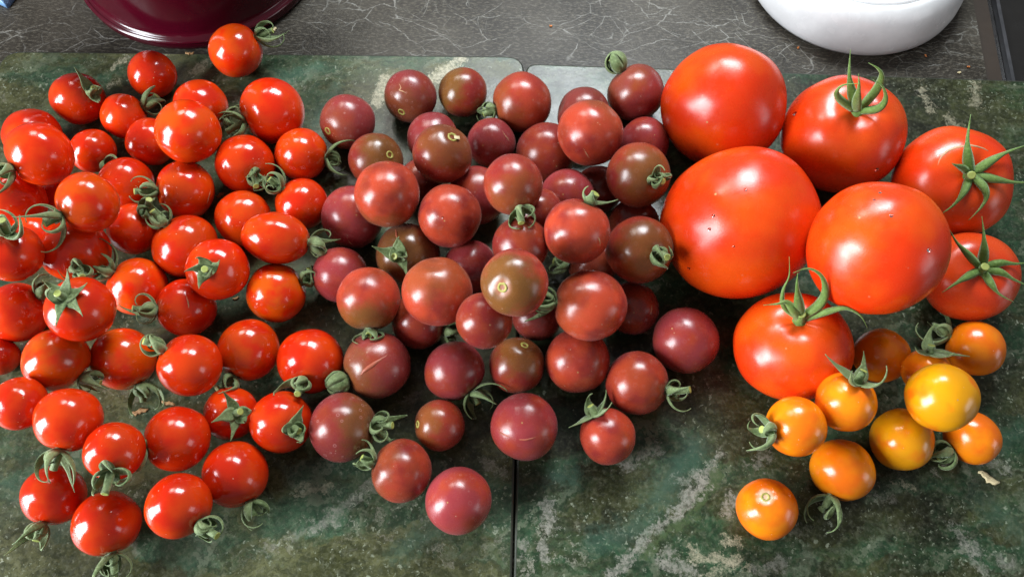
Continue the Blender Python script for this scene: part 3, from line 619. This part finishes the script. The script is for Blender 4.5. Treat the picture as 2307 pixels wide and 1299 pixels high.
def ribbon(pts, wdir, w0, thick, wfun):
    """closed leaf-like strip along pts; wdir(i) gives the width direction"""
    vs, fs = [], []; n = len(pts)
    for i, p in enumerate(pts):
        tg = (pts[min(i + 1, n - 1)] - pts[max(i - 1, 0)]).normalized()
        wd = wdir(i); wd = (wd - tg * wd.dot(tg)).normalized(); nr = tg.cross(wd)
        w_ = w0 * wfun(i / (n - 1)); t_ = thick * (0.35 + 0.65 * wfun(i / (n - 1)))
        for a, b in ((-1, 0.30), (-0.55, 0.12 + 0.5 * t_ / max(w_, 1e-6)), (0, 0.45 * t_ / max(w_, 1e-6)), (0.55, 0.12 + 0.5 * t_ / max(w_, 1e-6)), (1, 0.30),
                     (0.5, 0.08 - 0.5 * t_ / max(w_, 1e-6)), (0, -0.6 * t_ / max(w_, 1e-6)), (-0.5, 0.08 - 0.5 * t_ / max(w_, 1e-6))):
            vs.append(p + wd * (a * w_) + nr * (b * w_))
    for i in range(n - 1):
        for k in range(8):
            a, b = i * 8 + k, i * 8 + (k + 1) % 8; fs.append((a, a + 8, b + 8, b))
    fs.append(tuple(range(8))); fs.append(tuple(reversed(range((n - 1) * 8, n * 8))))
    return vs, fs
def wleaf(s): return (0.62 + 0.38 * sin(pi * min(1.0, 0.12 + s * 1.5))) * max(0.10, (1 - s ** 1.6))
def catmull(P, n):
    out = []; P = [P[0] * 2 - P[1]] + P + [P[-1] * 2 - P[-2]]; m = len(P) - 3
    for k in range(n + 1):
        u = k / n * m; i = min(int(u), m - 1); f = u - i; a, b, c, d = P[i:i + 4]
        out.append(0.5 * ((2 * b) + (c - a) * f + (2 * a - 5 * b + 4 * c - d) * f * f + (3 * b - a - 3 * c + d) * f ** 3))
    return out
def stalk(parent, base, direction, rng, length, rad, me, mat, org):
    pts = []; side = direction.orthogonal().normalized() * rng.uniform(-0.25, 0.25)
    for i in range(7):
        s = i / 6; pts.append(push(base + direction * (length * s) + side * (length * s * s), me, rad * 0.8))
    vs, fs, mi = [], [], []; n = 10
    for i, p in enumerate(pts):
        tg = (pts[min(i + 1, 6)] - pts[max(i - 1, 0)]).normalized(); x = tg.orthogonal().normalized(); y = tg.cross(x)
        rr = rad * (1.25 - 0.35 * i / 6 + (0.14 if i == 6 else 0))
        vs += [p - org + (x * cos(2 * pi * k / n) + y * sin(2 * pi * k / n)) * rr for k in range(n)]
    for i in range(6):
        for k in range(n): fs.append((i*n+k, i*n+(k+1) % n, (i+1)*n+(k+1) % n, (i+1)*n+k)); mi.append(0)
    tg = (pts[6] - pts[5]).normalized(); x = tg.orthogonal().normalized(); y = tg.cross(x)
    b0 = len(vs); vs += [pts[6] - org + (x * cos(2*pi*k/n) + y * sin(2*pi*k/n)) * rad * 0.72 + tg * rad * 0.06 for k in range(n)]
    for k in range(n): fs.append((6*n+k, 6*n+(k+1) % n, b0+(k+1) % n, b0+k)); mi.append(1)
    vs.append(pts[6] - org - tg * rad * 0.25); c = len(vs) - 1
    for k in range(n): fs.append((b0+k, b0+(k+1) % n, c)); mi.append(1)
    o = link('stalk', vs, fs, None, parent, mats=[mat, M_CUT])
    o.data.polygons.foreach_set('material_index', mi); return o
def hub(name, parent, org_world, base_root, z, rad, mat):
    """small domed disc the sepals grow from; org is its own origin"""
    x = z.orthogonal().normalized(); y = z.cross(x); n = 12; vs, fs = [], []
    for rr, hh in ((1.0, -0.35), (1.05, 0.1), (0.6, 0.45), (0.15, 0.5)):
        vs += [(x * cos(2*pi*k/n) + y * sin(2*pi*k/n)) * rad * rr + z * rad * hh for k in range(n)]
    for i in range(3):
        for k in range(n): fs.append((i*n+k, i*n+(k+1) % n, (i+1)*n+(k+1) % n, (i+1)*n+k))
    fs.append(tuple(range(3*n, 4*n)))
    return link(name, vs, fs, mat, parent, org_world - base_root)

order = sorted(range(len(T)), key=lambda i: (T[i][0], T[i][2]))
INFO = {}
for i in order:
    tier, cx, cy, rp, kind, stem, style, op, label = T[i]
    ax = op.get('ax', 1.0); c, r, d = place(cx, cy, rp)
    INFO[i] = (c, r, d, len(PLACED)); PLACED.append((c, r))

for i, (tier, cx, cy, rp, kind, stem, style, op, label) in enumerate(T):
    c, r, d, me = INFO[i]; rng = random.Random(1000 + i * 17)
    vdir = (CAM - c).normalized(); rt = (CR - vdir * CR.dot(vdir)).normalized(); up = vdir.cross(rt)
    if stem is None:
        a, b = rng.uniform(-.45, .45), rng.uniform(-.45, .45); zax = (rt * a + up * b - vdir * 0.85).normalized()
    else:
        ox, oy = (stem[0] - cx) / rp, (cy - stem[1]) / rp; L = sqrt(ox * ox + oy * oy)
        if L > 0.93 and style in 'cs': zz = 0.22; ox, oy = ox / L, oy / L
        elif L > 0.985: zz = -0.12 if style != 'n' else -0.4; ox, oy = ox / L, oy / L
        else: zz = sqrt(1 - L * L)
        zax = (rt * ox + up * oy + vdir * zz).normalized()
    ax = op.get('ax', {'red': rng.uniform(.93, 1.03), 'dark': rng.uniform(.94, 1.02), 'big': .95, 'orange': rng.uniform(.94, 1.0)}[kind])
    scl = r * (1 / ax) ** (1 / 3)
    base = Vector((c.x, c.y, c.z - r))
    root = empty('large_tomato' if kind == 'big' else 'cherry_tomato', base)
    tag(root, label, 'tomato', {'red': RED, 'dark': DRK, 'big': BIG, 'orange': ORA}[kind])
    vs, fs = fruit_geo(kind, rng, ax, stem is not None)
    fr = link('fruit', vs, fs, FR[kind], root)
    Mx = frame(zax, rng.uniform(0, 6.28))
    fr.matrix_local = Matrix.Translation(c - base) @ Mx.to_4x4() @ Matrix.Diagonal((scl, scl, scl, 1))
    for k in ('olive', 'pink', 'murky', 'spots', 'orange', 'yellow', 'halo', 'rosy'): fr[k] = float(op.get(k, 0.0))
    if (cx, cy) in ROSY: fr['rosy'] = 1.0; fr['pink'] = 0.2
    if kind == 'dark': fr['spots'] = float(op.get('spots', 0.25))
    Mw = Matrix.Translation(c) @ Mx.to_4x4() @ Matrix.Diagonal((scl, scl, scl, 1))
    pole = Mw @ (vs[0] * 1.0)
    bvh = None
    def surf(px, py):
        global BV
        dv = ray(px, py).normalized(); hit = BV.ray_cast(CAM, dv)
        return (hit[0], hit[1]) if hit[0] is not None else (None, None)
    need = op.get('crack') or SCARS.get((cx, cy)) or DROPS.get((cx, cy))
    if need: BV = BVHTree.FromPolygons([Mw @ v for v in vs], fs)
    line = op.get('crack') or SCARS.get((cx, cy))
    if line:
        pp = [p for p in (surf(x, y) for x, y in line) if p[0] is not None]
        if len(pp) > 2:
            pts = catmull([p[0] + p[1] * 0.00005 for p in pp], 26); pts = [q + Vector((rng.uniform(-1, 1), rng.uniform(-1, 1), 0)) * 0.00012 for q in pts]
            nr = pp[len(pp) // 2][1]
            wd = 0.0007 if kind == 'big' else (0.0011 if (cx, cy) == (849, 822) else (0.00028 if op.get('fine') else 0.0005))
            vv, ff = ribbon([q - base for q in pts], lambda k: (pts[min(k+1, len(pts)-1)] - pts[max(k-1, 0)]).cross(nr), wd, wd * 0.5, lambda s: max(0.12, sin(pi * min(max(s, .03), .97)) ** 0.7))
            link('skin_scar', vv, ff, M_CORK if kind == 'big' or op.get('fine') else M_CRACK, root)
    for (x, y, rr) in DROPS.get((cx, cy), ()):
        p, nr = surf(x, y)
        if p is None: continue
        rad = rr / F * d * 0.75; m = frame(nr, 0); vv, ff = lathe([(rad * cos(a), rad * 0.6 * sin(a)) for a in (0.0, .35, .7, 1.05, 1.35, 1.54)], 14, True, True)
        link('water_drop', [m @ Vector(v) + p - base for v in vv], ff, M_DROP, root)
    u = r / 0.0145                                     # size of this fruit against a usual cherry tomato
    if style == 'x':
        sr = 0.0017 * min(u, 1.2) * (1.2 if op.get('torn') else 1)
        zc = pole + zax * 0.00015; x = Mx.col[0]; y = Mx.col[1]; vv, ff = [], []
        prof = [(1.35, -0.35), (1.25, 0.12), (1.0, 0.20), (0.72, 0.02), (0.55, -0.35), (0.12, -0.4)]
        for rr, hh in prof:
            for k in range(16):
                jj = 1 + 0.16 * noise.noise(Vector((k * 0.9, rr, i)))
                vv.append((x * cos(k * pi / 8) + y * sin(k * pi / 8)) * sr * rr * jj + zax * sr * hh)
        for a in range(len(prof) - 1):
            for k in range(16): ff.append((a*16+k, a*16+(k+1) % 16, (a+1)*16+(k+1) % 16, (a+1)*16+k))
        ff.append(tuple(range(5*16, 6*16)))
        link('stem_scar', vv, ff, M_SCAR, root, zc - base)
        if op.get('torn'):
            vv = [x * cos(k) * 0.0016 + y * sin(k) * 0.0011 + zax * (0.0003 + 0.0009 * (k % 2)) + x * 0.0018 for k in range(6)] + [zax * 0.0014 + x * 0.0018]
            ff = [(k, (k + 1) % 6, 6) for k in range(6)]; link('skin_flap', vv, ff, M_PALE, root, zc - base)
    elif style == 'e':
        m = M_FRESH
        cal = hub('calyx', root, pole, base, zax, 0.0026, m)
        hd = (pole - CAM).dot(-CZ)
        for pl, wpx in EXPL[(cx, cy)]:
            q = [CAM + ray(x, y) * (hd - mm * 0.001) for x, y, mm in pl]
            for a in range(1, len(q)):            # lift each point over any other tomato it would run into
                rd_ = (CAM - q[a]).normalized()
                for _ in range(60):
                    if all((q[a] - qc).length > qr + 0.0012 for j, (qc, qr) in enumerate(PLACED) if j != me): break
                    q[a] = q[a] + rd_ * 0.0007
            q[0] = pole + (q[0] - pole) * 0.6
            pts = [push(p, me, 0.0012) for p in catmull(q, 22)]; pts = [pts[0]] + [(pts[a-1] + pts[a] * 2 + pts[a+1]) / 4 for a in range(1, 22)] + [pts[22]]; tw = rng.uniform(-0.5, 0.5)
            wdf = lambda k: ((pts[min(k+1, 22)] - pts[max(k-1, 0)]).normalized().cross(vdir) + vdir * (tw * (0.3 + k / 22)))
            vv, ff = ribbon([p - pole for p in pts], wdf, wpx * 0.62 / F * hd, 0.0007, wleaf)
            link('sepal', vv, ff, m, cal)
        if (cx, cy) != (1898, 305): stalk(cal, pole, (zax + vdir * 0.3).normalized(), rng, 0.0045 if cy != 780 else 0.006, 0.0017, me, m, pole)
    elif style in 'cs':
        m = M_SEPAL if kind != 'orange' else M_SEPAL
        sl = (0.30 + 0.78 * op.get('sl', 1.0)) * 1.02; n = op.get('n', rng.choice((5, 5, 6)))
        cal = hub('calyx', root, pole, base, zax, 0.0017 * min(1.1, u), m)
        a0 = rng.uniform(0, 6.28); x, y = Mx.col[0], Mx.col[1]
        for k in range(n):
            al = a0 + 2 * pi * (k + rng.uniform(-.36, .36) * (0.2 if op.get('closed') else 1)) / n
            er = x * cos(al) + y * sin(al); et = zax.cross(er)
            if op.get('closed'): Ls, p0, tot = 0.0140 * sl, 0.05, rng.uniform(2.9, 3.3)
            elif style == 'c': Ls, p0, tot = rng.uniform(.0125, .0190) * sl, rng.uniform(0.0, 0.55), rng.choice((rng.uniform(1.6, 3.2), rng.uniform(3.0, 4.8), rng.uniform(4.5, 7.0)))
            else: Ls, p0, tot = rng.uniform(.0095, .0130) * sl, rng.uniform(0.0, 0.3), rng.choice((rng.uniform(-0.3, 0.8), rng.uniform(0.6, 2.0), rng.uniform(1.8, 3.4)))
            pw = 1.0 if op.get('closed') else rng.uniform(1.1, 1.9); side = rng.uniform(-1.5, 1.5) if not op.get('closed') else 0.12; NS = 20; p = pole + er * 0.0007 + zax * 0.0004; pts = [p]
            for s_ in range(NS):
                s = (s_ + 1) / NS
                ph = p0 + tot * s ** (pw if style == 'c' else 1.1)
                p = p + (er * cos(ph) + zax * sin(ph) + et * side * s * 0.55).normalized() * (Ls / NS); pts.append(p)
            # stay outside this fruit and clear of the others
            q2 = []
            for p in pts:
                loc = p - c
                if loc.length < r * 0.93: p = c + loc.normalized() * r * 0.93
                q2.append(push(p, me, 0.0006))
            pts = [q2[0]] + [(q2[a - 1] + q2[a] * 2 + q2[a + 1]) / 4 for a in range(1, len(q2) - 1)] + [q2[-1]]
            w0 = (0.0030 if op.get('closed') else rng.uniform(.0021, .0029)) * (0.95 if style == 'c' else 1.15)
            tw = rng.uniform(-.6, .6)
            vv, ff = ribbon([p - pole for p in pts], lambda k: et + (er * 0.5 + zax * 0.5) * (tw * k / NS), w0, 0.0008, (lambda s: max(0.12, sin(pi * min(0.97, 0.15 + s * 0.82)) ** 0.6)) if op.get('closed') else wleaf)
            link('sepal', vv, ff, m, cal)
        if not (op.get('closed')):
            stalk(cal, pole, (zax + x * rng.uniform(-.2, .2)).normalized(), rng, rng.uniform(.0050, .0085) * (1.2 if style == 'c' else 0.7), 0.0014 * (1.35 if op.get('cutstalk') else 1), me, m, pole)
        else:
            stalk(cal, pole, zax, rng, 0.0088, 0.0010, me, m, pole)

# ------------------------------------------------------------------ crumbs and flakes
def flake(px, py, ang, L, W, mat, name, label, cat, z=None, seed=0):
    rng = random.Random(seed); zz = (BT if z is None else z); p = on_z(px, py, zz); vs, fs = [], []; n = 9
    for i in range(n):
        s = i / (n - 1); wv = W * (sin(pi * (0.06 + 0.88 * s)) ** 0.6) * rng.uniform(.6, 1.1); cx_ = (s - .5) * L; off = rng.uniform(-.2, .2) * W
        for a, hh in ((-1, .25), (-.4, .75), (0.1, .45), (.5, .85), (1, .2), (.4, 0.02), (-.4, 0.02)):
            vs.append((cx_, off + a * wv / 2, 0.00015 + hh * 0.0011 * rng.uniform(.5, 1.2)))
    for i in range(n - 1):
        for k in range(7): fs.append((i*7+k, i*7+7+k, i*7+7+(k+1) % 7, i*7+(k+1) % 7))
    fs.append(tuple(range(7))); fs.append(tuple(reversed(range((n-1)*7, n*7))))
    o = link(name, vs, fs, mat, None, p); o.rotation_euler.z = ang; tag(o, label, cat); return o
flake(315, 927, 0.25, .0072, .0026, M_DRY, 'dry_flake', 'brown dry leaf flake lying on the board between red tomatoes', 'flake', seed=1)
flake(380, 909, -0.2, .0060, .0020, M_DRY, 'dry_flake', 'thin brown flake just behind the bright double-loop-calyx red tomato', 'flake', seed=2)
flake(2226, 1076, -0.55, .0088, .0036, M_PALE, 'seed_husk', 'pale twisted seed husk lying alone on dark marble', 'husk', seed=3)
flake(612, 70, 0.5, .0060, .0024, M_PALE, 'dry_flake', 'yellowish flake by the calyx beside the maroon bowl', 'flake', 0.0, 4)
flake(428, 122, 0.1, .0042, .0020, M_DRY, 'dry_flake', 'small brown crumb at the foot of the maroon bowl', 'flake', 0.008, 5)
flake(497, 440, 0.6, .0040, .0022, M_CRUMB, 'crumb', 'orange crumb in a shaded gap among the red tomatoes', 'crumb', None, 6)
CR_G = 'orange crumbs on the grey worktop'
for k, (x, y, l) in enumerate(((1241, 60, 'orange crumb alone on the bare grey worktop between bowl and dish'), (1798, 109, 'orange crumb right beside the foot of the white dish'),
                               (2085, 127, 'orange crumb below the white dish towards the hob'), (2181, 152, 'orange crumb at the worktop end near the hob'))):
    flake(x, y, k * 1.1, .0016, .0011, M_CRUMB, 'crumb', l, 'crumb', 0.0, 10 + k)['group'] = CR_G
flake(532, 1152 - 480, 0.3, .0030, .0016, M_DRY, 'dry_flake', 'tiny brown bit on the board beside the orange-flushed red tomato', 'flake', None, 20)
flake(2160, 165, 0.2, .0018, .0014, M_PALE, 'crumb', 'white grain at the edge of the dark board near the hob', 'crumb', 0.0, 21)
